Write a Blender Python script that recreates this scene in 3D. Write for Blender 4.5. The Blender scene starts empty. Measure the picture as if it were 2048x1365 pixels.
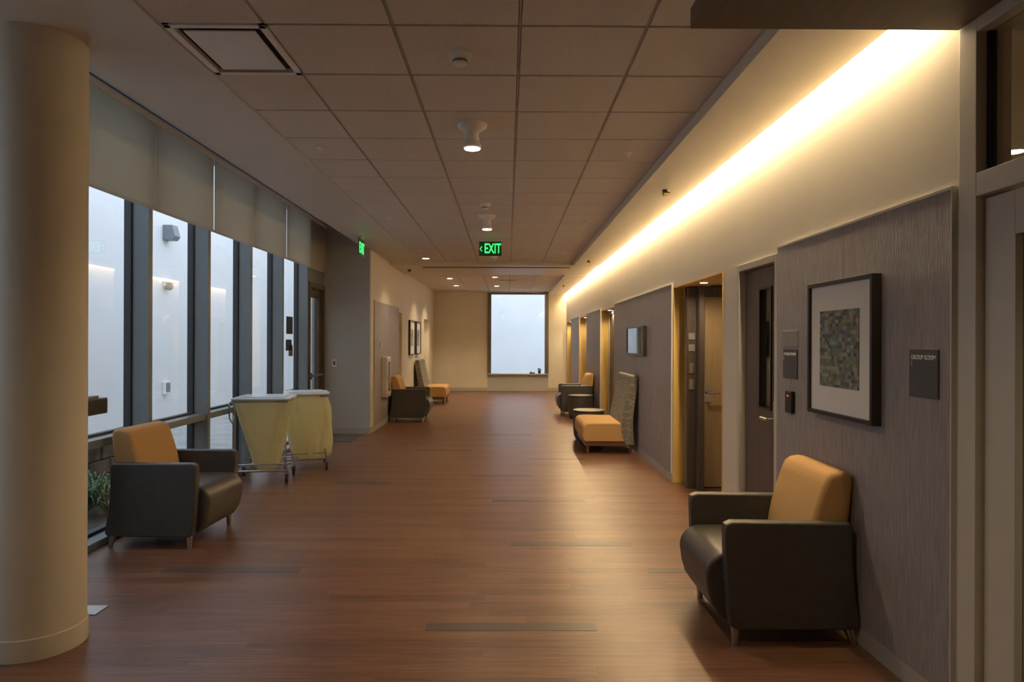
import bpy, bmesh, math, random
from mathutils import Matrix, Vector
random.seed(7)
scene=bpy.context.scene
COL=scene.collection
scene.view_settings.view_transform='Standard'

# ---------------------------------------------------------------- materials
def newmat(name):
    m=bpy.data.materials.new(name); m.use_nodes=True
    nt=m.node_tree; b=nt.nodes['Principled BSDF']
    return m,nt,b
def mat(name,col,rough=.6,var=.06,scale=8,stretch=(1,1,1),bump=0,metal=0,bscale=None,col2=None,spec=.5):
    m,nt,b=newmat(name)
    tc=nt.nodes.new('ShaderNodeTexCoord'); mp=nt.nodes.new('ShaderNodeMapping')
    mp.inputs['Scale'].default_value=stretch
    nt.links.new(tc.outputs['Object'],mp.inputs['Vector'])
    n=nt.nodes.new('ShaderNodeTexNoise'); n.inputs['Scale'].default_value=scale; n.inputs['Detail'].default_value=4
    nt.links.new(mp.outputs[0],n.inputs['Vector'])
    r=nt.nodes.new('ShaderNodeValToRGB')
    r.color_ramp.elements[0].position=.3; r.color_ramp.elements[1].position=.7
    c2=col2 or tuple(min(1,c*(1+var)) for c in col); c1=tuple(c*(1-var) for c in col) if not col2 else col
    r.color_ramp.elements[0].color=(*c1,1); r.color_ramp.elements[1].color=(*c2,1)
    nt.links.new(n.outputs[0],r.inputs[0]); nt.links.new(r.outputs[0],b.inputs['Base Color'])
    b.inputs['Roughness'].default_value=rough; b.inputs['Metallic'].default_value=metal
    b.inputs['Specular IOR Level'].default_value=spec
    if bump:
        n2=nt.nodes.new('ShaderNodeTexNoise'); n2.inputs['Scale'].default_value=bscale or scale*4; n2.inputs['Detail'].default_value=3
        nt.links.new(mp.outputs[0],n2.inputs['Vector'])
        bp=nt.nodes.new('ShaderNodeBump'); bp.inputs['Strength'].default_value=bump; bp.inputs['Distance'].default_value=.004
        nt.links.new(n2.outputs[0],bp.inputs['Height']); nt.links.new(bp.outputs[0],b.inputs['Normal'])
    return m
def emis(name,col,s):
    m,nt,b=newmat(name)
    b.inputs['Base Color'].default_value=(*col,1)
    b.inputs['Emission Color'].default_value=(*col,1); b.inputs['Emission Strength'].default_value=s
    return m
def glassmat(name,tint=(.96,.98,.985),f0=.03):
    m=bpy.data.materials.new(name); m.use_nodes=True; nt=m.node_tree; nt.nodes.clear(); L=nt.links.new
    o=nt.nodes.new('ShaderNodeOutputMaterial'); mx=nt.nodes.new('ShaderNodeMixShader')
    t=nt.nodes.new('ShaderNodeBsdfTransparent'); t.inputs[0].default_value=(*tint,1)
    g=nt.nodes.new('ShaderNodeBsdfGlossy'); g.inputs['Roughness'].default_value=.01
    lw=nt.nodes.new('ShaderNodeLayerWeight'); lw.inputs[0].default_value=.5
    p=nt.nodes.new('ShaderNodeMath'); p.operation='POWER'; p.inputs[1].default_value=5; L(lw.outputs['Facing'],p.inputs[0])
    a=nt.nodes.new('ShaderNodeMath'); a.operation='MULTIPLY_ADD'; a.inputs[1].default_value=.8; a.inputs[2].default_value=f0; L(p.outputs[0],a.inputs[0])
    L(a.outputs[0],mx.inputs[0]); L(t.outputs[0],mx.inputs[1]); L(g.outputs[0],mx.inputs[2])
    L(mx.outputs[0],o.inputs[0]); return m
def clothtrans(name,col,tr=.5,bump=0,scale=20,tcol=None):
    m,nt,b=newmat(name)
    o=[n for n in nt.nodes if n.type=='OUTPUT_MATERIAL'][0]
    tc=nt.nodes.new('ShaderNodeTexCoord'); n=nt.nodes.new('ShaderNodeTexNoise'); n.inputs['Scale'].default_value=scale
    nt.links.new(tc.outputs['Object'],n.inputs['Vector'])
    r=nt.nodes.new('ShaderNodeValToRGB'); r.color_ramp.elements[0].color=(*[c*.9 for c in col],1); r.color_ramp.elements[1].color=(*[min(1,c*1.08) for c in col],1)
    nt.links.new(n.outputs[0],r.inputs[0]); nt.links.new(r.outputs[0],b.inputs['Base Color']); b.inputs['Roughness'].default_value=.75
    t=nt.nodes.new('ShaderNodeBsdfTranslucent'); t.inputs[0].default_value=(*(tcol or col),1)
    mx=nt.nodes.new('ShaderNodeMixShader'); mx.inputs[0].default_value=tr
    nt.links.new(b.outputs[0],mx.inputs[1]); nt.links.new(t.outputs[0],mx.inputs[2]); nt.links.new(mx.outputs[0],o.inputs[0])
    if bump:
        bp=nt.nodes.new('ShaderNodeBump'); bp.inputs['Strength'].default_value=bump; bp.inputs['Distance'].default_value=.01
        nt.links.new(n.outputs[0],bp.inputs['Height']); nt.links.new(bp.outputs[0],b.inputs['Normal'])
    return m

M_wall=mat('paint_cream',(.70,.645,.53),.55,.02,3,bump=.08,bscale=220)
M_greywall=mat('paint_grey',(.44,.45,.43),.55,.03,3,bump=.08,bscale=220)
M_soff=mat('paint_soffit',(.70,.65,.56),.45,.02,3)
M_tile=mat('acoustic_tile',(.73,.68,.62),.9,.05,60,bump=.25,bscale=400)
M_grid=mat('ceiling_grid_metal',(.50,.46,.42),.5,.03,5)
M_dark=mat('ceiling_void',(.10,.085,.07),.9)
M_white=mat('white_plastic',(.86,.85,.81),.35,.02)
M_trimmetal=mat('trim_aluminium',(.58,.56,.50),.4,.03)
M_panel=mat('woven_panel_fabric',(.25,.222,.22),.5,scale=5,stretch=(30,30,1.6),col2=(.40,.365,.36),bump=.6,bscale=9)
M_yellow=mat('paint_mustard',(.70,.48,.14),.5,.03,4)
M_base=mat('rubber_base',(.42,.39,.34),.5,.03,4)
M_mull=mat('mullion_grey',(.19,.22,.24),.4,.04,4)
M_gask=mat('gasket_black',(.02,.02,.022),.5)
M_door=mat('door_brown',(.11,.084,.067),.4,.15,6,stretch=(6,6,.5))
M_dframe=mat('frame_beige',(.60,.56,.48),.35,.03)
M_canopy=mat('canopy_brown',(.13,.09,.062),.5,.12,5,stretch=(8,1,8))
M_leath=mat('chair_vinyl',(.060,.052,.047),.42,.1,30,bump=.15,bscale=300)
M_orange=mat('chair_fabric_orange',(.52,.31,.12),.85,.08,120,bump=.5,bscale=500)
M_metal=mat('metal_brushed',(.55,.53,.5),.3,.05,30,metal=1)
M_chrome=mat('chrome',(.75,.75,.76),.12,.02,5,metal=1)
M_drum=mat('drum_dark',(.05,.043,.04),.45,.1,10)
M_black=mat('black_plastic',(.015,.014,.014),.35)
M_sign=mat('sign_dark',(.085,.08,.078),.45,.05,10)
M_signl=mat('sign_light',(.30,.29,.27),.45,.05,10)
M_txt=mat('sign_text_white',(.8,.8,.78),.5,.01)
M_mat=mat('mat_board',(.86,.84,.80),.7,.01)
M_frameblk=mat('frame_black',(.03,.025,.022),.35,.1)
M_ext=mat('exterior_stucco',(.80,.82,.84),.9,.025,1.2,bump=.1,bscale=60)
M_ground=mat('exterior_paving',(.36,.37,.37),.9,.15,3)
M_stone=mat('stone',(.20,.19,.17),.85,.35,9,bump=.8,bscale=14)
M_leaf=mat('leaf_green',(.045,.10,.022),.5,.4,14)
M_soil=mat('soil',(.05,.04,.03),.95,.3,10,bump=.8,bscale=25)
M_seatwood=mat('bench_wood',(.14,.055,.025),.4,.2,10,stretch=(2,12,12))
M_glass=glassmat('window_glass')
M_glass2=glassmat('door_glass',(.86,.88,.86),.05)
M_blind=clothtrans('blind_fabric',(.62,.60,.53),.44,scale=90,tcol=(.68,.66,.59))
M_bag=clothtrans('yellow_bag',(.88,.80,.50),.6,bump=.3,scale=9,tcol=(.93,.87,.58))
M_lid=mat('lid_plastic',(.70,.75,.80),.3,.02)
M_led=emis('led_strip',(1,.76,.45),138)
M_bulb=emis('bulb_warm',(1,.83,.58),16)
M_bulb2=emis('downlight_warm',(1,.80,.52),16)
M_green=emis('exit_green',(.05,1,.22),1.1)
M_exitbg=mat('exit_panel',(.02,.09,.045),.2,.05)
M_red=emis('led_red',(1,.05,.03),2)
M_yel=mat('sensor_yellow',(.75,.55,.03),.4)

def patternmat():
    m,nt,b=newmat('bench_pattern_fabric'); L=nt.links.new
    tc=nt.nodes.new('ShaderNodeTexCoord'); mp=nt.nodes.new('ShaderNodeMapping'); mp.inputs['Scale'].default_value=(14,14,30)
    L(tc.outputs['Object'],mp.inputs[0]); v=nt.nodes.new('ShaderNodeTexVoronoi'); v.inputs['Scale'].default_value=1; L(mp.outputs[0],v.inputs['Vector'])
    r=nt.nodes.new('ShaderNodeValToRGB'); e=r.color_ramp.elements; e[0].color=(.25,.235,.18,1); e[1].color=(.15,.14,.115,1); e[0].position=.25; e[1].position=.55
    L(v.outputs['Distance'],r.inputs[0]); L(r.outputs[0],b.inputs['Base Color']); b.inputs['Roughness'].default_value=.85
    return m
M_patt=patternmat()

def mosaic():
    m,nt,b=newmat('mosaic_art'); L=nt.links.new
    tc=nt.nodes.new('ShaderNodeTexCoord'); sp=nt.nodes.new('ShaderNodeSeparateXYZ'); L(tc.outputs['Object'],sp.inputs[0])
    def mth(op,a,bv=None):
        n=nt.nodes.new('ShaderNodeMath'); n.operation=op
        for i,v in enumerate((a,bv)):
            if v is None: continue
            if isinstance(v,(int,float)): n.inputs[i].default_value=v
            else: L(v,n.inputs[i])
        return n.outputs[0]
    row=mth('FLOOR',mth('MULTIPLY',sp.outputs['Z'],52.0))
    wn=nt.nodes.new('ShaderNodeTexWhiteNoise'); wn.noise_dimensions='1D'; L(row,wn.inputs['W'])
    nz=nt.nodes.new('ShaderNodeTexNoise'); nz.inputs['Scale'].default_value=14
    L(tc.outputs['Object'],nz.inputs['Vector'])
    xx=mth('ADD',mth('MULTIPLY',sp.outputs['Y'],32.0),mth('ADD',mth('MULTIPLY',wn.outputs[0],4.0),mth('MULTIPLY',nz.outputs[0],1.5)))
    col=mth('FLOOR',xx)
    cb=nt.nodes.new('ShaderNodeCombineXYZ'); L(col,cb.inputs[0]); L(row,cb.inputs[1])
    w2=nt.nodes.new('ShaderNodeTexWhiteNoise'); w2.noise_dimensions='2D'; L(cb.outputs[0],w2.inputs['Vector'])
    r=nt.nodes.new('ShaderNodeValToRGB'); r.color_ramp.interpolation='CONSTANT'
    cols=[(.08,.11,.10),(.19,.21,.11),(.29,.27,.14),(.11,.16,.18),(.17,.22,.17),(.36,.35,.26),(.08,.09,.07),(.21,.17,.10),(.22,.28,.26)]
    els=r.color_ramp.elements
    while len(els)<len(cols): els.new(.5)
    for i,c in enumerate(cols): els[i].position=i/len(cols); els[i].color=(*c,1)
    L(w2.outputs[0],r.inputs[0]); L(r.outputs[0],b.inputs['Base Color']); b.inputs['Roughness'].default_value=.5
    return m
M_mosaic=mosaic()
M_art2=mat('art_landscape',(.10,.13,.10),.4,scale=3,col2=(.62,.66,.66))

def floormat():
    m,nt,b=newmat('wood_plank_floor'); L=nt.links.new
    tc=nt.nodes.new('ShaderNodeTexCoord'); sp=nt.nodes.new('ShaderNodeSeparateXYZ'); L(tc.outputs['Object'],sp.inputs[0])
    def mth(op,a,bv=None):
        n=nt.nodes.new('ShaderNodeMath'); n.operation=op
        for i,v in enumerate((a,bv)):
            if v is None: continue
            if isinstance(v,(int,float)): n.inputs[i].default_value=v
            else: L(v,n.inputs[i])
        return n.outputs[0]
    yr=mth('DIVIDE',sp.outputs['Y'],.1); row=mth('FLOOR',yr)
    wn=nt.nodes.new('ShaderNodeTexWhiteNoise'); wn.noise_dimensions='1D'; L(row,wn.inputs['W'])
    xr=mth('ADD',mth('DIVIDE',sp.outputs['X'],.914),wn.outputs[0]); col=mth('FLOOR',xr)
    cb=nt.nodes.new('ShaderNodeCombineXYZ'); L(col,cb.inputs[0]); L(row,cb.inputs[1])
    w2=nt.nodes.new('ShaderNodeTexWhiteNoise'); w2.noise_dimensions='2D'; L(cb.outputs[0],w2.inputs['Vector'])
    mp=nt.nodes.new('ShaderNodeMapping'); mp.inputs['Scale'].default_value=(1.6,38,1)
    off=nt.nodes.new('ShaderNodeVectorMath'); off.operation='MULTIPLY_ADD'; off.inputs[1].default_value=(7,7,7)
    L(w2.outputs['Color'],off.inputs[0]); L(tc.outputs['Object'],off.inputs[2]); L(off.outputs[0],mp.inputs[0])
    nz=nt.nodes.new('ShaderNodeTexNoise'); nz.inputs['Scale'].default_value=1.5; nz.inputs['Detail'].default_value=6; nz.inputs['Roughness'].default_value=.65
    L(mp.outputs[0],nz.inputs['Vector'])
    f=mth('ADD',mth('MULTIPLY',nz.outputs[0],.8),mth('MULTIPLY',w2.outputs[0],.16))
    r=nt.nodes.new('ShaderNodeValToRGB'); e=r.color_ramp.elements
    e[0].position=.3; e[0].color=(.085,.037,.022,1); e[1].position=.75; e[1].color=(.26,.138,.08,1)
    e2=e.new(.5); e2.color=(.155,.073,.042,1)
    L(f,r.inputs[0])
    fy=mth('FRACT',yr); fx=mth('FRACT',xr)
    g=mth('MAXIMUM',mth('LESS_THAN',fy,.03),mth('LESS_THAN',fx,.004))
    mx=nt.nodes.new('ShaderNodeMix'); mx.data_type='RGBA'; L(mth('MULTIPLY',g,.3),mx.inputs[0]); L(r.outputs[0],mx.inputs[6]); mx.inputs[7].default_value=(.05,.022,.012,1)
    L(mx.outputs[2],b.inputs['Base Color'])
    L(mth('ADD',mth('MULTIPLY',nz.outputs[0],.06),.33),b.inputs['Roughness'])
    bp=nt.nodes.new('ShaderNodeBump'); bp.inputs['Strength'].default_value=.04; bp.inputs['Distance'].default_value=.002
    L(nz.outputs[0],bp.inputs['Height']); L(bp.outputs[0],b.inputs['Normal'])
    b.inputs['Specular IOR Level'].default_value=.46
    return m
M_floor=floormat()
M_accent=mat('accent_plank_grey',(.075,.052,.043),.37,.2,3,stretch=(1.6,38,1))

# ---------------------------------------------------------------- builder
class B:
    def __init__(s,name,M=None):
        s.name=name; s.bm=bmesh.new(); s.mats=[]; s.M=M or Matrix()
    def mi(s,m):
        if m not in s.mats: s.mats.append(m)
        return s.mats.index(m)
    def _add(s,t,m,T=None):
        if T is not None: t.transform(T)
        t.transform(s.M)
        i=s.mi(m)
        for f in t.faces: f.material_index=i; f.smooth=True
        me=bpy.data.meshes.new('tmp'); t.to_mesh(me); t.free(); s.bm.from_mesh(me); bpy.data.meshes.remove(me)
        return s
    def box(s,x0,x1,y0,y1,z0,z1,m,bev=0,seg=2,T=None):
        t=bmesh.new(); bmesh.ops.create_cube(t,size=1)
        for v in t.verts:
            v.co=Vector(((x0+x1)/2+v.co.x*(x1-x0),(y0+y1)/2+v.co.y*(y1-y0),(z0+z1)/2+v.co.z*(z1-z0)))
        if bev: bmesh.ops.bevel(t,geom=t.edges[:],offset=bev,segments=seg,affect='EDGES',profile=.5)
        return s._add(t,m,T)
    def prism(s,pts,y0,y1,m,bev=0,seg=3,T=None):
        t=bmesh.new()
        a=[t.verts.new((p[0],y0,p[1])) for p in pts]; c=[t.verts.new((p[0],y1,p[1])) for p in pts]
        n=len(pts); t.faces.new(a); t.faces.new(c[::-1])
        for i in range(n): t.faces.new((a[i],c[i],c[(i+1)%n],a[(i+1)%n]))
        bmesh.ops.recalc_face_normals(t,faces=t.faces[:])
        if bev:
            ed=[e for e in t.edges if (abs(e.verts[0].co.y-e.verts[1].co.y)<1e-6)]
            bmesh.ops.bevel(t,geom=ed,offset=bev,segments=seg,affect='EDGES',profile=.5,clamp_overlap=True)
        return s._add(t,m,T)
    def cyl(s,p0,p1,r0,m,r1=None,seg=20):
        p0=Vector(p0);p1=Vector(p1); r1=r0 if r1 is None else r1
        t=bmesh.new(); bmesh.ops.create_cone(t,cap_ends=True,segments=seg,radius1=max(r0,1e-4),radius2=max(r1,1e-4),depth=(p1-p0).length)
        q=(p1-p0).to_track_quat('Z','Y').to_matrix().to_4x4()
        return s._add(t,m,Matrix.Translation((p0+p1)/2)@q)
    def sph(s,c,r,m,sc=(1,1,1),seg=16):
        t=bmesh.new(); bmesh.ops.create_uvsphere(t,u_segments=seg,v_segments=seg//2+2,radius=r)
        return s._add(t,m,Matrix.Translation(c)@Matrix.Diagonal((*sc,1)))
    def tube(s,pts,r,m,seg=10):
        for a,b in zip(pts,pts[1:]): s.cyl(a,b,r,m,seg=seg)
        for p in pts[1:-1]: s.sph(p,r*1.01,m,seg=10)
        return s
    def lathe(s,prof,c,m,seg=40):
        t=bmesh.new(); rings=[]
        for r,z in prof:
            rings.append([t.verts.new((c[0]+max(r,1e-4)*math.cos(2*math.pi*i/seg),c[1]+max(r,1e-4)*math.sin(2*math.pi*i/seg),c[2]+z)) for i in range(seg)])
        for a,b in zip(rings,rings[1:]):
            for i in range(seg): t.faces.new((a[i],a[(i+1)%seg],b[(i+1)%seg],b[i]))
        t.faces.new(rings[0][::-1]); t.faces.new(rings[-1])
        bmesh.ops.recalc_face_normals(t,faces=t.faces[:])
        return s._add(t,m)
    def raw(s,verts,faces,m):
        t=bmesh.new(); vs=[t.verts.new(v) for v in verts]
        for f in faces: t.faces.new([vs[i] for i in f])
        return s._add(t,m)
    def done(s,origin=None,ang=35,parent=None,center=True):
        me=bpy.data.meshes.new(s.name); s.bm.to_mesh(me); s.bm.free()
        for m in s.mats: me.materials.append(m)
        if center:
            xs=[v.co for v in me.vertices]
            o=Vector(((min(v.x for v in xs)+max(v.x for v in xs))/2,(min(v.y for v in xs)+max(v.y for v in xs))/2,min(v.z for v in xs)))
        else: o=Vector((0,0,0))
        me.transform(Matrix.Translation(-o)); me.set_sharp_from_angle(angle=math.radians(ang))
        ob=bpy.data.objects.new(s.name,me); ob.location=o; COL.objects.link(ob)
        wn=ob.modifiers.new('wn','WEIGHTED_NORMAL'); wn.keep_sharp=True; wn.weight=80
        if parent: adopt(ob,parent)
        return ob
def adopt(c,p):
    c.parent=p; c.matrix_parent_inverse=Matrix.Translation(-p.location)
def text(name,body,loc,facing,size,m,parent,sx=1,ext=.0015,align='CENTER',bold=0):
    cu=bpy.data.curves.new(name,'FONT'); cu.body=body; cu.size=size; cu.extrude=ext; cu.align_x=align; cu.align_y='CENTER'; cu.offset=bold
    cu.materials.append(m); ob=bpy.data.objects.new(name,cu); COL.objects.link(ob)
    ob.location=loc; ob.rotation_euler=(math.pi/2,0,{'-Y':0,'-X':-math.pi/2,'+X':math.pi/2}[facing]); ob.scale=(sx,1,1)
    adopt(ob,parent); return ob
def spot(name,loc,energy,angle,parent=None,col=(1,.76,.48),size=.04,blend=.7,rot=(0,0,0)):
    l=bpy.data.lights.new(name,'SPOT'); l.energy=energy; l.color=col; l.spot_size=math.radians(angle); l.spot_blend=blend; l.shadow_soft_size=size
    o=bpy.data.objects.new(name,l); o.location=loc; o.rotation_euler=rot; COL.objects.link(o)
    if parent: adopt(o,parent)
    return o

XR=1.80; XL=-2.25; YF=20.9; ZC=3.04; ZS=2.96; ZT=3.5
# ---------------------------------------------------------------- floor
f=B('floor')
f.box(-3.2,5.0,-2.6,YF+.2,-.15,0,M_floor); f.done(center=False)
f=B('floor_accent_planks')
for px0,px1,row in [(-.43,.48,36),(.03,.94,51),(-2.28,-1.37,45),(.94,1.70,45),(-1.85,-1.25,73),(-.14,.75,65),(-.42,.3,77),(.3,1.0,88),(-1.3,-.5,95),(-.5,.4,111)]:
    f.box(px0,px1,row*.1+.002,row*.1+.1,-.001,.0012,M_accent)
f.done()
# ---------------------------------------------------------------- right wall
w=B('wall_right')
w.box(XR,2.8,5.31,YF+.2,2.12,ZT,M_wall)
w.box(XR,2.0,2.70,5.31,2.12,ZT,M_wall)
w.box(XR,2.0,-2.6,1.5,0,ZT,M_wall)
w.box(XR,2.0,1.5,2.70,2.79,ZT,M_wall)
w.box(XR,2.0,2.70,4.51,0,2.12,M_wall)
w.box(XR+.12,2.0,4.51,5.31,0,2.12,M_wall)
w.box(XR,2.8,5.31,5.69,0,2.12,M_wall)
for a,b in [(7.38,11.43),(13.07,15.4),(16.9,19.2),(20.5,YF+.2)]:
    w.box(XR,2.8,a,b,0,2.12,M_wall)
for a,b in [(11.43,13.07),(15.4,16.9),(19.2,20.5)]:
    w.box(1.98,2.8,a,b,0,2.12,M_wall)
w.box(2.62,2.8,5.69,7.38,0,2.12,M_wall)
w.done(center=False)
def reveal(a,b,d,i):
    r=B('trim_%d'%i)
    r.box(XR-.004,XR+d,b-.012,b-.001,0.001,2.119,M_yellow)
    r.box(XR-.004,XR+d,a+.001,a+.012,0.001,2.119,M_yellow)
    r.box(XR-.004,XR+d,a+.012,b-.012,2.105,2.119,M_yellow)
    r.done()
reveal(5.69,7.38,.28,1); reveal(11.43,13.07,.178,2); reveal(15.4,16.9,.178,3); reveal(19.2,20.5,.178,4)
di=1
for a,b in [(11.43,13.07),(15.4,16.9),(19.2,20.5)]:
    d=B('door_%d'%di); di+=1
    d.box(1.93,1.979,a+.02,a+.1,0.001,2.1,M_dframe,.004); d.box(1.93,1.979,b-.1,b-.02,0.001,2.1,M_dframe,.004)
    d.box(1.93,1.979,a+.1,b-.1,2.04,2.1,M_dframe,.004)
    d.box(1.945,1.979,a+.1,b-.1,.01,2.04,M_door,.004)
    d.box(1.935,1.945,a+.25,a+.4,1.05,1.9,M_black,.002)
    d.cyl((1.945,b-.2,1.0),(1.90,b-.2,1.0),.012,M_metal); d.cyl((1.90,b-.2,1.0),(1.90,b-.33,1.0),.01,M_metal)
    d.done()
# consultation door
d=B('door_%d'%di); di+=1
d.box(XR-.015,XR+.119,5.255,5.309,.001,2.119,M_dframe,.003)
d.box(XR-.015,XR+.119,4.511,4.56,.001,2.119,M_dframe,.003)
d.box(XR-.015,XR+.119,4.56,5.255,2.07,2.119,M_dframe,.003)
d.box(XR+.035,XR+.08,4.565,4.72,.01,2.065,M_door,.003)
d.box(XR+.035,XR+.08,4.95,5.25,.01,2.065,M_door,.003)
d.box(XR+.035,XR+.08,4.72,4.95,.01,1.05,M_door,.003)
d.box(XR+.035,XR+.08,4.72,4.95,1.92,2.065,M_door,.003)
for q in ((4.72,4.735,1.05,1.92),(4.935,4.95,1.05,1.92)): d.box(XR+.025,XR+.05,*q,M_black)
d.box(XR+.025,XR+.05,4.735,4.935,1.05,1.065,M_black); d.box(XR+.025,XR+.05,4.735,4.935,1.905,1.92,M_black)
d.box(XR+.05,XR+.056,4.735,4.935,1.065,1.905,M_glass2)
d.box(XR+.025,XR+.035,4.60,4.68,.92,1.12,M_metal,.003); d.cyl((XR+.03,4.64,1.0),(XR-.03,4.64,1.0),.011,M_metal); d.cyl((XR-.03,4.64,1.0),(XR-.03,4.76,1.0),.01,M_metal)
d.done()
# open double-door alcove
M_tan=mat('door_leaf_tan',(.42,.30,.16),.4,.08,6,stretch=(6,6,.5))
d=B('door_%d'%di); di+=1
d.box(1.87,1.965,7.10,7.20,.001,2.10,M_door,.004)
d.box(1.965,2.02,6.98,7.20,.001,2.10,M_door,.004)
d.box(1.87,2.61,7.08,7.16,2.0,2.10,M_door,.004)
d.box(2.03,2.61,7.12,7.17,.01,2.0,M_tan,.004)
d.box(2.03,2.045,7.09,7.12,.9,1.15,M_black,.003)
d.cyl((2.08,7.12,1.0),(2.08,7.05,1.0),.012,M_metal); d.cyl((2.08,7.05,1.0),(2.2,7.05,1.0),.011,M_metal)
d.box(2.05,2.13,7.112,7.12,.90,1.08,M_metal,.003)
for z in (1.55,1.43): d.box(1.885,1.95,7.092,7.1,z,z+.07,M_signl,.002)
for z in (1.2,1.03): d.box(1.89,1.945,7.09,7.1,z,z+.11,M_metal,.003)
d.done()
def panel(name,x0,x1,a,b,z1=2.145,n=2):
    p=B(name); L=(b-a)/n
    for i in range(n): p.box(x0,x1,a+i*L+.001,a+(i+1)*L-.001,.10,z1,M_panel,.001,1)
    p.box(x0-.002 if x0>0 else x0,x1 if x0>0 else x1+.002,a,b,z1,z1+.012,M_trimmetal)
    p.box(x0-.002 if x0>0 else x0,x1 if x0>0 else x1+.002,a-.008,a,.10,z1+.012,M_trimmetal)
    return p.done()
panel('woven_wall_panel',1.78,1.7995,2.73,4.495,n=2)
panel('woven_wall_panel',1.78,1.7995,7.41,11.41,n=4)
panel('woven_wall_panel',1.78,1.7995,13.09,15.38,n=2)
panel('woven_wall_panel',1.78,1.7995,16.92,19.18,n=2)
panel('woven_wall_panel',XL+.0005,XL+.02,11.5,14.05,z1=2.2,n=2)
b=B('baseboard_right')
for a,c in [(-2.5,1.5),(2.72,4.5),(5.31,5.69),(7.38,11.43),(13.07,15.4),(16.9,19.2),(20.5,YF)]:
    b.box(XR-.018,XR-.0005,a,c,.0,.098,M_base,.004)
b.done()
# group-room storefront
d=B('door_%d'%di); di+=1
d.box(XR-.01,XR+.10,2.60,2.699,0,2.789,M_dframe,.003)
d.box(XR-.01,XR+.10,1.501,1.60,0,2.789,M_dframe,.003)
d.box(XR-.01,XR+.10,1.60,2.60,2.09,2.18,M_dframe,.003)
d.box(XR-.01,XR+.10,1.60,2.60,2.72,2.789,M_dframe,.003)
for q in ((2.44,2.59,.01,2.08),(1.61,1.76,.01,2.08),(1.76,2.44,1.92,2.08),(1.76,2.44,.01,.25)):
    d.box(XR+.02,XR+.065,*q,M_dframe,.003)
for q in ((2.425,2.44,.25,1.92),(1.76,1.775,.25,1.92)): d.box(XR+.012,XR+.072,*q,M_trimmetal,.002)
d.box(XR+.04,XR+.046,1.775,2.425,.25,1.92,M_glass2)
d.box(XR+.04,XR+.046,1.60,2.60,2.18,2.72,M_glass2)
d.box(XR+.03,XR+.06,2.585,2.6,2.18,2.72,M_gask); 
d.box(XR-.0,XR+.02,1.66,1.72,.9,1.12,M_metal,.003); d.cyl((XR,1.69,1.0),(XR-.06,1.69,1.0),.012,M_metal); d.cyl((XR-.06,1.69,1.0),(XR-.06,1.81,1.0),.01,M_metal)
d.done()
w=B('wall_group_room')
w.box(4.8,5.0,-2.6,5.3,0,ZT,M_wall); w.box(2.0,4.8,5.2,5.3,0,ZT,M_wall); w.box(2.0,4.8,-2.6,-2.4,0,ZT,M_wall)
w.done(center=False)
s=B('ceiling_group_room'); s.box(2.0,4.8,-2.4,5.2,2.80,2.9,M_wall); s.done(center=False)

# canopy
c=B('ceiling_canopy')
c.box(.72,XR-.012,-1.0,2.70,2.77,2.85,M_canopy,.003); c.box(1.0,1.73,-.8,2.5,2.85,2.959,M_canopy); c.done()

# ---------------------------------------------------------------- ceiling
xe=[-1.67,-1.165,-.555,.055,.665,1.235]
def tilefield(name,ys):
    c=B(name)
    y0,y1=ys[0],ys[-1]
    c.box(-1.67,1.24,y0,y1,ZC+.03,ZT,M_dark)
    for j in range(len(ys)-1):
        for i in range(5):
            if abs(ys[j]-3.266)<.01 and i==0: continue
            c.box(xe[i]+.009,xe[i+1]-.009,ys[j]+.009,ys[j+1]-.009,ZC-.002,ZC+.031,M_tile,.003,1)
    for x in xe[1:-1]: c.box(x-.006,x+.006,y0,y1,ZC+.004,ZC+.03,M_grid)
    for x in (xe[0]+.005,xe[-1]-.004): c.box(x-.008,x+.010,y0,y1,ZC-.004,ZC+.03,M_trimmetal)
    for y in ys: c.box(-1.67,1.24,max(y-.006,y0),min(y+.006,y1),ZC+.0045,ZC+.03,M_grid)
    return c.done(center=False)
ysA=[3.266+.61*k for k in range(-9,17)]  # to 13.03
tilefield('ceiling',ysA)
ysB=[14.9+.61*k for k in range(0,11)]; ysB[-1]=YF
ysB=[y for y in ysB if y<=YF]
tilefield('ceiling_far',ysB)
s=B('ceiling_soffit_cross'); s.box(XL,1.735,ysA[-1],14.9,2.975,ZT,M_soff,.003); s.box(-1.66,1.22,13.35,13.42,2.965,2.976,M_dark); s.done(center=False)
s=B('ceiling_soffit_right'); s.box(1.24,1.735,-2.6,ysA[-1],ZS,ZT,M_soff); s.box(1.24,1.735,14.9,YF,ZS,ZT,M_soff)
s.box(1.735,XR,-2.6,YF,ZS+.085,ZT,M_soff); s.done(center=False)
s=B('ceiling_soffit_left'); s.box(-2.33,-1.67,3.75,11.17,3.03,ZT,M_soff); s.box(-3.2,-1.67,-2.6,3.75,3.03,ZT,M_soff)
s.box(XL,-1.67,11.17,ysA[-1],3.03,ZT,M_soff); s.box(XL,-1.67,14.9,YF,3.03,ZT,M_soff); s.done(center=False)
s=B('sky_blocker_slab'); s.box(-3.25,5.0,-2.8,YF+.2,ZT,3.7,M_ext); s.done(center=False)  # unseen slab added over the rooms to keep sky light out
# led
s=B('cove_led_strip'); s.box(1.737,1.77,2.75,YF-.05,ZS+.03,ZS+.084,M_led); s.done()

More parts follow.
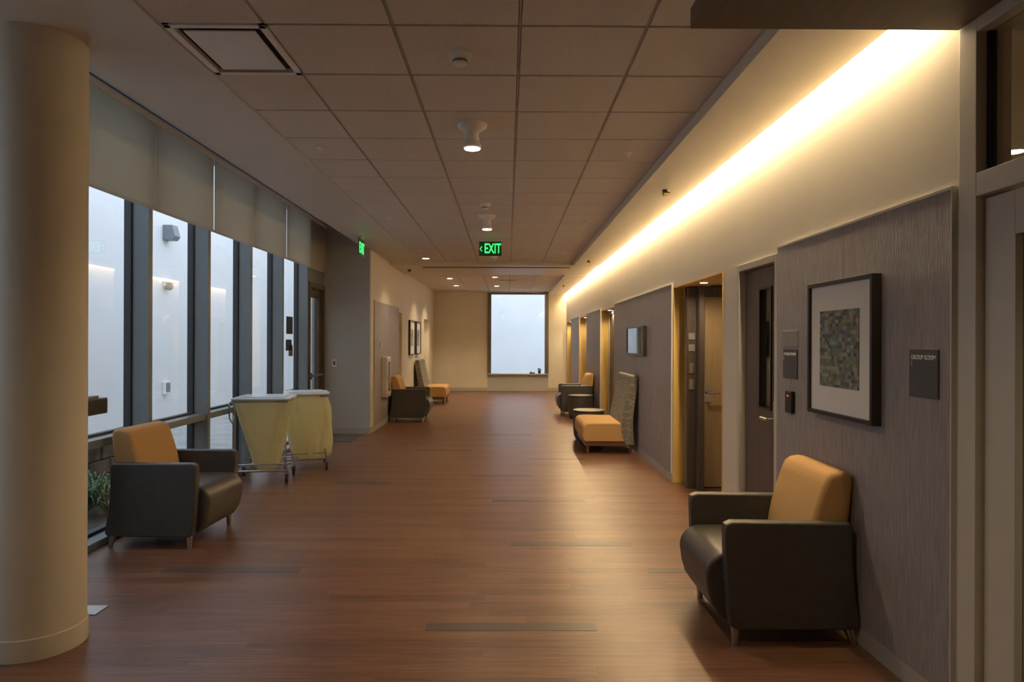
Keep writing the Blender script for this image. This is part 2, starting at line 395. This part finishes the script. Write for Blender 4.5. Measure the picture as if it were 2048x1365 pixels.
# diffuser
v=B('air_diffuser')
x0,x1,y0,y1=-1.655,-1.165,3.266,3.876
v.box(x0,x1,y0,y1,ZC+.026,ZC+.0295,M_dark)
for q in ((x0,x1,y0,y0+.035),(x0,x1,y1-.035,y1),(x0,x0+.035,y0,y1),(x1-.035,x1,y0,y1)): v.box(*q,ZC-.008,ZC+.02,M_white,.003)
v.box(x0+.07,x1-.07,y0+.07,y1-.07,ZC-.006,ZC+.002,M_white,.003)
v.cyl(((x0+x1)/2,(y0+y1)/2,ZC),((x0+x1)/2,(y0+y1)/2,ZC+.028),.05,M_dark); v.done()

# ---------------------------------------------------------------- walls others
w=B('wall_left'); w.box(-3.2,XL,11.25,14.05,0,ZT,M_wall); w.box(-3.2,XL,14.55,18.4,0,ZT,M_wall); w.box(-3.2,XL,19.6,YF+.2,0,ZT,M_wall)
w.box(-3.2,XL-.2,14.05,14.55,0,ZT,M_yellow); w.box(-3.2,XL,14.05,14.55,2.12,ZT,M_wall)
w.box(-3.2,XL-.2,18.4,19.6,0,ZT,M_wall); w.box(-3.2,XL,18.4,19.6,2.12,ZT,M_wall); w.done(center=False)
w=B('wall_end'); w.box(-3.2,XL,11.17,11.25,0,ZT,M_greywall); w.done(center=False)
w=B('wall_side'); w.box(-3.2,-3.0,-2.6,2.34,0,3.03,M_wall); w.done(center=False)
w=B('wall_back'); w.box(-3.2,5.0,-2.8,-2.6,0,ZT,M_wall); w.done(center=False)
w=B('wall_far'); w.box(XL-.6,-.61,YF,YF+.2,0,ZT,M_wall); w.box(1.255,XR,YF,YF+.2,0,ZT,M_wall); w.box(-.61,1.255,YF,YF+.2,3.0,ZT,M_wall); w.box(-.61,1.255,YF,YF+.2,0,.5,M_greywall); w.done(center=False)
b=B('baseboard_left'); 
for a,c in [(11.17,14.05),(14.55,18.4),(19.6,YF)]: b.box(XL+.0005,XL+.015,a,c,0,.098,M_base,.004)
b.done()
b=B('baseboard_end'); b.box(-3.0,XL+.015,11.155,11.1695,0,.105,M_base,.004); b.done()
b=B('baseboard_far'); b.box(XL,-.61,YF-.015,YF-.0005,0,.105,M_base,.004); b.box(1.255,XR,YF-.015,YF-.0005,0,.105,M_base,.004); b.done()
# far window
w=B('window_2'); m=M_door
w.box(-.61,-.50,YF-.06,YF+.19,0.5,3.0,m,.004); w.box(1.145,1.255,YF-.06,YF+.19,.5,3.0,m,.004)
w.box(-.50,1.145,YF-.03,YF+.19,2.96,3.0,m); w.box(-.62,1.265,YF-.08,YF+.19,.50,.535,M_dframe,.004)
w.box(-.50,1.145,YF+.1,YF+.107,.535,2.96,M_glass); w.done()
p=B('potted_plant'); c0=(.98,YF-.02,.536)
p.lathe([(.035,0),(.05,.09),(.053,.10)],c0,M_frameblk,20)
for i in range(16):
    a=random.random()*6.28; r=random.uniform(.03,.07); h=random.uniform(.05,.1)
    p.sph((c0[0]+r*math.cos(a)*.7,c0[1]-.005+r*math.sin(a)*.6,c0[2]+.09+h*.6),.022,M_leaf,(1,1,.7),8)
p.done()
p=B('desk_phone'); p.box(.68,.84,YF-.06,YF+.04,.536,.57,M_black,.008); p.box(.70,.74,YF-.065,YF+.03,.57,.59,M_black,.008); p.done()

# ---------------------------------------------------------------- column
c=B('column'); CX,CY,CR=-2.361,3.445,.217
c.lathe([(CR,0),(CR,3.03)],(CX,CY,0),M_wall,72)
c.lathe([(CR+.006,0),(CR+.006,.10),(CR+.001,.106)],(CX,CY,0),mat('column_base',(.66,.61,.50),.5,.02),72); c.done(ang=40)
c=B('wall_ledge'); c.box(-2.40,-2.285,CY+CR-.02,CY+CR+.26,1.11,1.2,M_black,.006); c.box(-2.385,-2.30,CY+CR-.02,CY+CR+.2,1.2,1.215,M_mull,.003); c.done()
c=B('floor_outlet'); c.box(-2.42,-2.28,3.80,3.93,0.0,.006,M_metal,.002); c.done()

# ---------------------------------------------------------------- curtain wall
w=B('window_1')
my=[2.40,3.47,4.60,5.73,6.86,7.99,9.12,10.25]
GX=-3.15
for y in my:
    w.box(-3.16,-3.0,y,y+.06,0,3.45,M_mull,.003)
    w.box(-3.20,-3.14,y-.018,y+.078,0,3.45,M_gask)
for a,b in zip(my,my[1:]):
    w.box(-3.16,-3.0,a+.06,b,.0,.05,M_mull,.002); w.box(-3.18,-3.12,a+.06,b,.05,.075,M_gask)
    w.box(-3.16,-3.02,a+.06,b,.73,.79,M_mull,.002); w.box(-3.18,-3.13,a+.06,b,.71,.81,M_gask)
    w.box(-3.16,-3.0,a+.06,b,3.40,3.45,M_mull)
    w.box(GX,GX+.006,a+.06,b,.05,3.4,M_glass)
w.done()
for i,(a,b) in enumerate(zip(my[1:],my[2:]+[11.15])):
    zt=3.02 if a<3.7 else 3.42
    r=B('roller_blind'); y0=a+.03+(.018 if i in(3,5,6) else .002); y1=b+.03-.002
    y1=min(y1,11.14)
    r.box(-2.962,-2.96,y0,y1,2.64,zt-.05,M_blind); r.box(-2.97,-2.952,y0,y1,2.615,2.64,M_blind,.004)
    r.cyl((-2.962,y0,zt-.045),(-2.962,y1,zt-.045),.03,M_white); r.done()
# exit door at the end of the glazing
d=B('door_%d'%di); di+=1
d.box(-3.14,-2.98,10.311,10.37,0,2.42,M_door,.003); d.box(-3.14,-2.98,11.10,11.165,0,2.42,M_door,.003); d.box(-3.14,-2.98,10.37,11.10,2.34,2.42,M_door,.003)
for q in ((10.38,10.5,.01,2.33),(10.97,11.09,.01,2.33),(10.5,10.97,2.2,2.33),(10.5,10.97,.01,.25)): d.box(-3.08,-3.03,*q,M_door,.003)
d.box(-3.06,-3.054,10.5,10.97,.25,2.2,M_glass2); d.cyl((-3.0,10.4,.98),(-3.0,11.05,.98),.018,M_metal); d.box(-3.03,-2.99,10.4,10.47,.93,1.03,M_black,.004)
d.box(-3.16,-3.0,10.311,11.165,2.42,3.45,M_mull); d.done()
sg=B('glass_notice'); sg.box(GX+.0062,GX+.012,9.72,10.0,1.62,1.87,M_black); sg.done()
sg=B('glass_notice'); sg.box(GX+.0062,GX+.012,9.70,9.95,1.38,1.54,M_black); sg.box(GX+.0062,GX+.012,9.83,10.0,1.30,1.46,M_sign); sg.done()
r=B('entry_mat'); r.box(-2.95,-2.35,10.3,11.1,0.0,.008,M_sign,.003); r.done()

# ---------------------------------------------------------------- exterior
e=B('exterior_wall'); e.box(-6.5,-6.2,-4,25,-.2,5.2,M_ext); e.box(-6.5,6,25,25.3,-.2,5.2,M_ext); e.box(-6.5,-3.3,-4.3,-4,-.2,5.2,M_ext); e.done(center=False)
e=B('ground_exterior'); e.box(-6.2,-3.2,-4,25,-.3,-.02,M_ground); e.box(-3.2,6,YF+.2,25,-.3,-.02,M_ground); e.done(center=False)
e=B('garden_bed_soil'); e.box(-4.1,-3.25,3.0,8.0,-.02,.03,M_soil); e.done()
e=B('garden_stone_wall')
for i in range(14):
    for j in range(3):
        y=3.0+i*.36+(j%2)*.15; e.box(-4.35+random.uniform(-.02,.02),-4.12+random.uniform(-.02,.03),y,y+.345,.0+j*.155,.15+j*.155,M_stone,.02)
e.box(-4.38,-4.09,3.0,8.2,.465,.51,M_stone,.01); e.done()
e=B('fern_plants')
for k in range(34):
    cx=random.uniform(-3.80,-3.4); cy=random.uniform(4.2,7.6)
    for i in range(26):
        a=random.random()*6.28; L=random.uniform(.14,.30); wd=random.uniform(.005,.011); hh=random.uniform(.12,.30)
        vs=[];n=6
        for t in range(n+1):
            u=t/n; rr=L*u; z=.03+hh*math.sin(u*2.3)*1.0; ww=wd*math.sin(math.pi*min(.97,u*.9+.08))
            px=cx+rr*math.cos(a); py=cy+rr*math.sin(a); ox=-math.sin(a)*ww; oy=math.cos(a)*ww
            px=max(min(px,-3.24),-4.04)
            vs+= [(px+ox,py+oy,z),(px-ox,py-oy,z)]
        e.raw(vs,[(2*t,2*t+1,2*t+3,2*t+2) for t in range(n)],M_leaf)
e.done()
e=B('exterior_sconce'); e.prism([(-6.2,3.33),(-6.03,3.33),(-5.98,3.40),(-6.03,3.60),(-6.2,3.60)],12.3,12.52,M_mull,.01); e.done()
e=B('security_camera'); e.cyl((-6.2,12.4,2.55),(-6.15,12.4,2.55),.08,M_white); e.sph((-6.13,12.4,2.5),.075,M_mull); e.box(-6.2,-6.05,12.3,12.5,2.56,2.6,M_white,.01); e.done()
e=B('utility_box'); e.box(-6.2,-6.14,12.3,12.5,.55,.78,M_white,.01); e.box(-6.14,-6.135,12.33,12.47,.58,.75,M_mull); e.done()

# ---------------------------------------------------------------- furniture
def arc(cx,cz,r,a0,a1,n): return [(cx+r*math.cos(math.radians(a0+(a1-a0)*i/n)),cz+r*math.sin(math.radians(a0+(a1-a0)*i/n))) for i in range(n+1)]
def armchair(loc,ang):
    M=Matrix.Translation(loc)@Matrix.Rotation(math.radians(ang),4,'Z')
    c=B('lounge_armchair',M)
    side=[(.02,.085),(.0,.11),(.025,.27),(.04,.43),(.04,.60),(.055,.622),(.645,.628),(.68,.612),(.685,.58),(.68,.40),(.665,.17),(.65,.10),(.62,.085)]
    for y0,y1 in ((-.355,-.285),(.285,.355)): c.prism(side,y0,y1,M_leath,.014,3)
    seat=[(.12,.11),(.12,.42),(.2,.445),(.56,.45)]+arc(.64,.335,.115,85,-5,7)+[(.745,.25),(.725,.18),(.69,.13),(.66,.105)]
    c.prism(seat,-.283,.283,M_leath,.02,3)
    c.prism([(.03,.11),(.14,.11),(.14,.5),(.04,.5)],-.283,.283,M_leath,.01)
    back=[(.05,.44),(.24,.44),(.235,.50),(.215,.60),(.185,.70),(.155,.79),(.135,.835),(.105,.858),(.06,.866),(.02,.86),(.003,.84),(.0,.80),(.015,.66),(.035,.52)]
    c.prism(back,-.281,.281,M_orange,.028,4)
    for x,y,dx in ((.62,-.315,.0),(.62,.315,.0),(.05,-.315,-.03),(.05,.315,-.03)):
        c.cyl((x+dx,y,0),(x,y,.10),.016,M_metal,.024,16)
    return c.done(ang=40)
armchair((1.776,3.76,0),180)
armchair((-2.93,5.37,0),-3)
armchair((1.775,14.25,0),180)
armchair((-2.20,13.1,0),0)

def bench(loc,ang,W=1.08):
    M=Matrix.Translation(loc)@Matrix.Rotation(math.radians(ang),4,'Z')
    c=B('highback_bench',M); h=W/2
    c.box(.06,.72,-h+.02,h-.02,.11,.165,M_seatwood,.006)
    for x in (.10,.68):
        for y in (-h+.06,h-.06): c.cyl((x,y,0),(x,y,.12),.017,M_seatwood,.026,14)
    seat=[(.16,.167),(.16,.40),(.22,.42),(.62,.425)]+arc(.68,.345,.075,75,0,5)+[(.76,.26),(.745,.2),(.72,.167)]
    c.prism(seat,-h,h,M_orange,.022,3)
    back=[(.05,.12),(.18,.12),(.23,.30),(.235,.42),(.21,.55),(.17,.72),(.13,.90),(.115,1.02),(.10,1.06),(.06,1.075),(.02,1.06),(.005,1.02),(.02,.85),(.05,.65),(.07,.45),(.065,.3)]
    c.prism(back,-h-.01,h+.01,M_patt,.02,3)
    return c.done(ang=40)
bench((1.775,9.76,0),180)
bench((-2.225,16.95,0),0)

def drum(x,y):
    c=B('drum_side_table')
    c.lathe([(.20,0),(.205,.01),(.235,.08),(.245,.2),(.245,.41),(.24,.43),(.245,.435),(.25,.445),(.25,.458),(.245,.465)],(x,y,0),M_drum,48); c.done(ang=30)
drum(1.45,13.52); drum(1.27,10.62)

def hamper(loc,ang,W=.54,D=.44,bulge=0,handle=True,off=0):
    M=Matrix.Translation(loc)@Matrix.Rotation(math.radians(ang),4,'Z')
    c=B('laundry_hamper',M); w=W/2; d=D/2; r=.011
    c.tube([(-w,-d,.13),(w,-d,.13),(w,d,.13),(-w,d,.13),(-w,-d,.13)],r,M_chrome)
    c.tube([(-w,-d,.20),(w,-d,.20)],.006,M_chrome); c.tube([(-w,d,.20),(w,d,.20)],.006,M_chrome)
    for x in (-w,w):
        for y in (-d,d):
            c.cyl((x,y,.085),(x,y,.15),.012,M_chrome)
            c.cyl((x-.011,y,.045),(x+.011,y,.045),.045,M_black,seg=24); c.cyl((x-.013,y,.045),(x+.013,y,.045),.025,M_chrome,seg=16)
            for s_ in (-1,1): c.box(x+s_*.018-.003,x+s_*.018+.003,y-.02,y+.02,.04,.1,M_chrome)
            c.box(x-.021,x+.021,y-.022,y+.022,.095,.10,M_chrome)
    for y in (-d,d):
        c.tube([(-w,y,.13),(-w,y,.86)],r,M_chrome)
    for y in (-d,d): c.tube([(w,y,.13),(w-.02,y,.25)],r,M_chrome)
    if handle:
        c.tube([(-w,-d,.62),(-w-.05,-d,.70),(-w-.05,-d,.86),(-w-.02,-d,.885),(-w-.02,d,.885),(-w-.05,d,.86),(-w-.05,d,.70),(-w,d,.62)],.009,M_chrome)
    c.tube([(-w,-d,.87),(w,-d,.87),(w,d,.87),(-w,d,.87),(-w,-d,.87)],r,M_chrome)
    seg=96; rings=[]; ZB=.10; zs=[.885,.87,.84,.79,.73,.66,.59,.52,.45,.38,.31,.25,.19,.145,.115,ZB]
    for k,z in enumerate(zs):
        u=(.885-z)/(.885-ZB)
        sx=(w+.012)*(1-.60*u**1.1*(1-bulge)+bulge*.12*math.sin(math.pi*u))
        sy=(d+.012)*(1-.50*u**1.1*(1-bulge)+bulge*.14*math.sin(math.pi*u))
        if k>=len(zs)-3: q=[.9,.72,.4][k-len(zs)+3]; sx*=q; sy*=q
        ring=[]
        for i in range(seg):
            a=2*math.pi*i/seg; ca,sa=math.cos(a),math.sin(a); p=2/(5-2.6*min(1,u*1.4))
            x=sx*abs(ca)**p*(1 if ca>=0 else -1); y=sy*abs(sa)**p*(1 if sa>=0 else -1)
            wr=1+min(1,u*5)*(.045*math.sin(a*9+u*2+off)+.04*abs(math.sin(a*8.0-u*4+off*2))+.02*math.sin(a*5+u*13)+.018*math.sin(a*23+u*9+off))
            ring.append((x*wr+off*.05*u,y*wr,z+(.006*math.sin(a*13) if .05<u<.95 else 0)))
        rings.append(ring)
    vs=[v for R in rings for v in R]; n=len(rings)
    fs=[(k*seg+i,k*seg+(i+1)%seg,(k+1)*seg+(i+1)%seg,(k+1)*seg+i) for k in range(n-1) for i in range(seg)]
    fs.append(tuple((n-1)*seg+i for i in range(seg)))
    c.raw(vs,fs,M_bag)
    c.box(-w-.03,w+.03,-d-.03,d+.03,.886,.912,M_lid,.011,3)
    c.box(-w+.03,w-.03,-d+.03,d-.03,.910,.924,M_lid,.006,2)
    c.box(w+.02,w+.05,-.06,.06,.892,.905,M_lid,.005)
    return c.done(ang=60)
hamper((-2.66,7.52,0),8,off=.5)
hamper((-2.42,8.22,0),18,W=.46,D=.42,bulge=.75,handle=False,off=1.7)

# ---------------------------------------------------------------- wall items
a=B('framed_mosaic_art')
fx0,fx1,ya,yb,za,zb=1.732,1.7795,3.235,3.936,1.13,1.86
t=.022
for q in ((ya,ya+t,za,zb),(yb-t,yb,za,zb),(ya+t,yb-t,za,za+t),(ya+t,yb-t,zb-t,zb)): a.box(fx0,fx1,*q,M_frameblk,.003)
a.box(1.748,1.7795,ya+t,yb-t,za+t,zb-t,M_mat)
a.box(1.744,1.748,3.38,3.80,1.29,1.70,M_mosaic)
a.done()
a=B('framed_landscape'); ya,yb,za,zb=8.72,9.95,1.345,1.735
for q in ((ya,ya+t,za,zb),(yb-t,yb,za,zb),(ya+t,yb-t,za,za+t),(ya+t,yb-t,zb-t,zb)): a.box(1.735,1.7795,*q,M_frameblk,.003)
a.box(1.75,1.7795,ya+t,yb-t,za+t,zb-t,M_art2); a.box(1.744,1.748,ya+t,yb-t,za+t,zb-t,M_glass); a.done()
for y0 in (15.5,16.6):
    a=B('framed_print'); ya,yb,za,zb=y0,y0+.8,1.2,2.0
    for q in ((ya,ya+t,za,zb),(yb-t,yb,za,zb),(ya+t,yb-t,za,za+t),(ya+t,yb-t,zb-t,zb)): a.box(XL+.001,XL+.05,*q,M_frameblk,.003)
    a.box(XL+.001,XL+.03,ya+t,yb-t,za+t,zb-t,M_mat); a.box(XL+.03,XL+.033,ya+.2,yb-.2,za+.2,zb-.2,M_art2); a.done()
sg=B('room_sign'); sg.box(1.772,1.7795,2.80,3.0,1.295,1.50,M_sign,.002); o=sg.done()
text('sign_text','GROUP ROOM',(1.7715,2.984,1.465),'-X',.026,M_txt,o,align='LEFT',bold=.0006)
text('sign_number','1',(1.7715,2.984,1.438),'-X',.026,M_txt,o,align='LEFT',bold=.0006)
sg=B('room_sign'); sg.box(1.772,1.7795,4.17,4.38,1.30,1.485,M_sign,.002); sg.box(1.772,1.7795,4.17,4.38,1.50,1.60,M_signl,.002); o=sg.done()
text('sign_text','CONSULTATION',(1.7715,4.368,1.452),'-X',.024,M_txt,o,align='LEFT',bold=.0005)
text('sign_number','2',(1.7715,4.368,1.425),'-X',.024,M_txt,o,align='LEFT',bold=.0005)
c=B('card_reader'); c.box(1.755,1.7795,4.21,4.31,1.085,1.225,M_black,.008); c.box(1.753,1.756,4.25,4.27,1.19,1.197,M_red); c.done()
c=B('light_switch'); c.box(-2.86,-2.79,11.158,11.1695,1.10,1.22,M_white,.003); c.box(-2.84,-2.81,11.152,11.158,1.125,1.195,M_sign,.002); c.done()
c=B('light_switch'); c.box(XL+.0205,XL+.03,11.95,12.03,1.40,1.52,M_white,.003); c.box(XL+.03,XL+.034,11.97,12.01,1.43,1.49,M_white,.002); c.done()
c=B('fire_extinguisher_cabinet'); c.box(XL+.0205,XL+.12,12.1,12.5,.52,1.24,M_white,.006); c.box(XL+.12,XL+.126,12.14,12.46,.56,1.20,M_dframe,.004); c.box(XL+.126,XL+.129,12.2,12.4,.62,1.15,M_glass2); c.box(XL+.126,XL+.14,12.15,12.17,.84,.92,M_metal,.003); c.done()

# ---------------------------------------------------------------- ceiling items
def smoke(x,y,z=ZC-.002,r=.058):
    c=B('smoke_detector'); c.lathe([(r*.55,-.062),(r*.62,-.058),(r*.66,-.035),(r*.95,-.030),(r,-.018),(r,-.01),(r*1.05,-.008),(r*1.05,0)],(x,y,z),M_white,36)
    c.lathe([(r*.675,-.050),(r*.685,-.048),(r*.685,-.040),(r*.675,-.038)],(x,y,z),M_mull,36)
    c.done()
smoke(-.254,3.58); smoke(-.25,7.5); smoke(-.25,12.2)
def lamp(x,y,en,z=ZC-.002):
    c=B('ceiling_spot_lamp')
    c.lathe([(.045,-.115),(.05,-.10),(.042,-.075),(.052,-.05),(.085,-.03),(.10,-.018),(.104,0)],(x,y,z),M_white,40)
    c.lathe([(.055,-.168),(.064,-.160),(.064,-.15),(.045,-.112),(.03,-.10)],(x,y,z),M_white,32)
    c.lathe([(.04,-.176),(.055,-.171),(.057,-.1655)],(x,y,z),M_bulb,32)
    o=c.done(ang=40); spot('bulb_light',(x,y,z-.19),en,150,o); return o
lamp(-.25,4.76,60); lamp(-.25,8.2,55); lamp(-.25,1.32,60)  # last lamp is out of view, added to brighten column and storefront
def downlight(x,y,z,en,ang=120):
    c=B('recessed_downlight'); c.lathe([(.075,-.004),(.08,0),(.08,.002)],(x,y,z),M_white,32); c.lathe([(.06,-.006),(.06,-.003)],(x,y,z),M_bulb2,32); o=c.done()
    spot('downlight_beam',(x,y,z-.02),en,ang,o); return o
downlight(-1.5,12.5,ZC-.003,45)
downlight(-1.4,16.5,ZC-.003,90); downlight(-1.4,18.6,ZC-.003,120); downlight(-.3,16.1,ZC-.003,60); downlight(-.3,18.7,ZC-.003,60)
downlight(3.35,4.5,2.798,90)
downlight(3.2,1.6,2.798,90)
for y0,y1 in ((11.43,13.07),(15.4,16.9),(19.2,20.5)):
    c=B('niche_downlight'); x=1.88; y=(y0+y1)/2+.3; c.lathe([(.045,-.004),(.05,0)],(x,y,2.104),M_white,24); c.lathe([(.035,-.006),(.035,-.003)],(x,y,2.104),M_bulb2,24); o=c.done(); spot('niche_beam',(x,y,2.09),24,160,o,size=.02)
c=B('niche_downlight'); c.lathe([(.045,-.004),(.05,0)],(1.90,6.6,2.104),M_white,24); c.lathe([(.035,-.006),(.035,-.003)],(1.90,6.6,2.104),M_bulb2,24); o=c.done()
spot('niche_beam',(1.90,6.6,2.09),22,165,o,size=.02)
c=B('niche_downlight'); c.lathe([(.045,-.004),(.05,0)],(XL-.09,18.9,2.12),M_white,24); c.lathe([(.035,-.006),(.035,-.003)],(XL-.09,18.9,2.12),M_bulb2,24); o=c.done(); spot('niche_beam',(XL-.09,18.9,2.1),14,150,o,size=.02)
def sprinkler(x,y,z=ZC-.003):
    c=B('sprinkler_head'); c.lathe([(.022,-.012),(.035,-.008),(.04,0)],(x,y,z),M_white,24); c.cyl((x,y,z-.03),(x,y,z-.01),.008,M_white); c.cyl((x,y,z-.034),(x,y,z-.03),.016,M_white); c.done()
for x,y in ((-1.46,5.35),(.953,5.42),(-1.47,8.4),(.965,8.5),(-1.47,11.4),(.96,11.5)): sprinkler(x,y)
def sensor(x,y,z):
    z-=.001
    c=B('corridor_sensor'); c.cyl((x,y,z),(x,y,z-.02),.035,M_black,.03); c.box(x-.028,x+.028,y-.03,y+.03,z-.05,z-.02,M_yel,.006); c.box(x-.03,x+.03,y-.033,y+.033,z-.034,z-.02,M_black,.004); c.done()
sensor(1.49,6.43,ZS); sensor(1.44,12.1,ZS); sensor(1.44,17.5,ZS); sensor(-2.0,13.9,2.975)
c=B('linear_diffuser'); c.box(-.35,.25,16.75,16.9,ZC-.012,ZC-.003,M_white,.002); 
for i in range(4): c.box(-.32,.22,16.77+i*.033,16.785+i*.033,ZC-.0135,ZC-.011,M_dark)
c.done()
# exit signs
c=B('exit_sign'); X=-.256; Y=10.0
c.box(X-.12,X+.12,Y-.03,Y+.03,ZC-.03,ZC-.002,M_trimmetal,.004); c.box(X-.165,X+.165,Y-.004,Y+.004,2.775,3.01,M_exitbg,.002)
c.box(X-.168,X+.168,Y-.012,Y+.012,2.985,3.012,M_trimmetal,.003); o=c.done()
text('exit_text','EXIT',(X+.034,Y-.006,2.878),'-Y',.20,M_green,o,sx=.60,bold=.004)
ch=B('exit_arrow'); 
for s_ in (1,-1):
    p0=Vector((X-.150,Y-.006,2.878)); p1=p0+Vector((.030,0,s_*.038)); ch.cyl(p0,p1,.006,M_green,seg=8)
ch.done(parent=o)
c=B('exit_sign'); X=-2.13; Y=9.95
c.box(X-.03,X+.03,Y-.14,Y+.14,3.0,3.03,M_trimmetal,.004); c.box(X-.004,X+.004,Y-.2,Y+.2,2.76,3.0,M_exitbg,.002); o=c.done()
text('exit_text','EXIT',(X+.006,Y,2.865),'+X',.22,M_green,o,sx=.75,bold=.004)

# ---------------------------------------------------------------- world / lights
W=bpy.data.worlds.new('World'); scene.world=W; W.use_nodes=True; nt=W.node_tree
bg=nt.nodes['Background']
tc=nt.nodes.new('ShaderNodeTexCoord'); sp=nt.nodes.new('ShaderNodeSeparateXYZ'); nt.links.new(tc.outputs['Generated'],sp.inputs[0])
r=nt.nodes.new('ShaderNodeValToRGB'); r.color_ramp.elements[0].color=(.56,.62,.71,1); r.color_ramp.elements[1].color=(.75,.83,.98,1); r.color_ramp.elements[0].position=0
nt.links.new(sp.outputs['Z'],r.inputs[0]); nt.links.new(r.outputs[0],bg.inputs[0]); bg.inputs[1].default_value=2.8

# ---------------------------------------------------------------- camera
cd=bpy.data.cameras.new('camera'); cd.lens=24; cd.sensor_width=36; cd.clip_start=.05
co=bpy.data.objects.new('camera',cd); COL.objects.link(co)
co.matrix_world=Matrix.Translation((0,0,1.53))@Matrix.Rotation(math.radians(-.38),4,'Z')@Matrix.Rotation(math.radians(90),4,'X')@Matrix.Rotation(math.radians(.2),4,'Z')
scene.camera=co
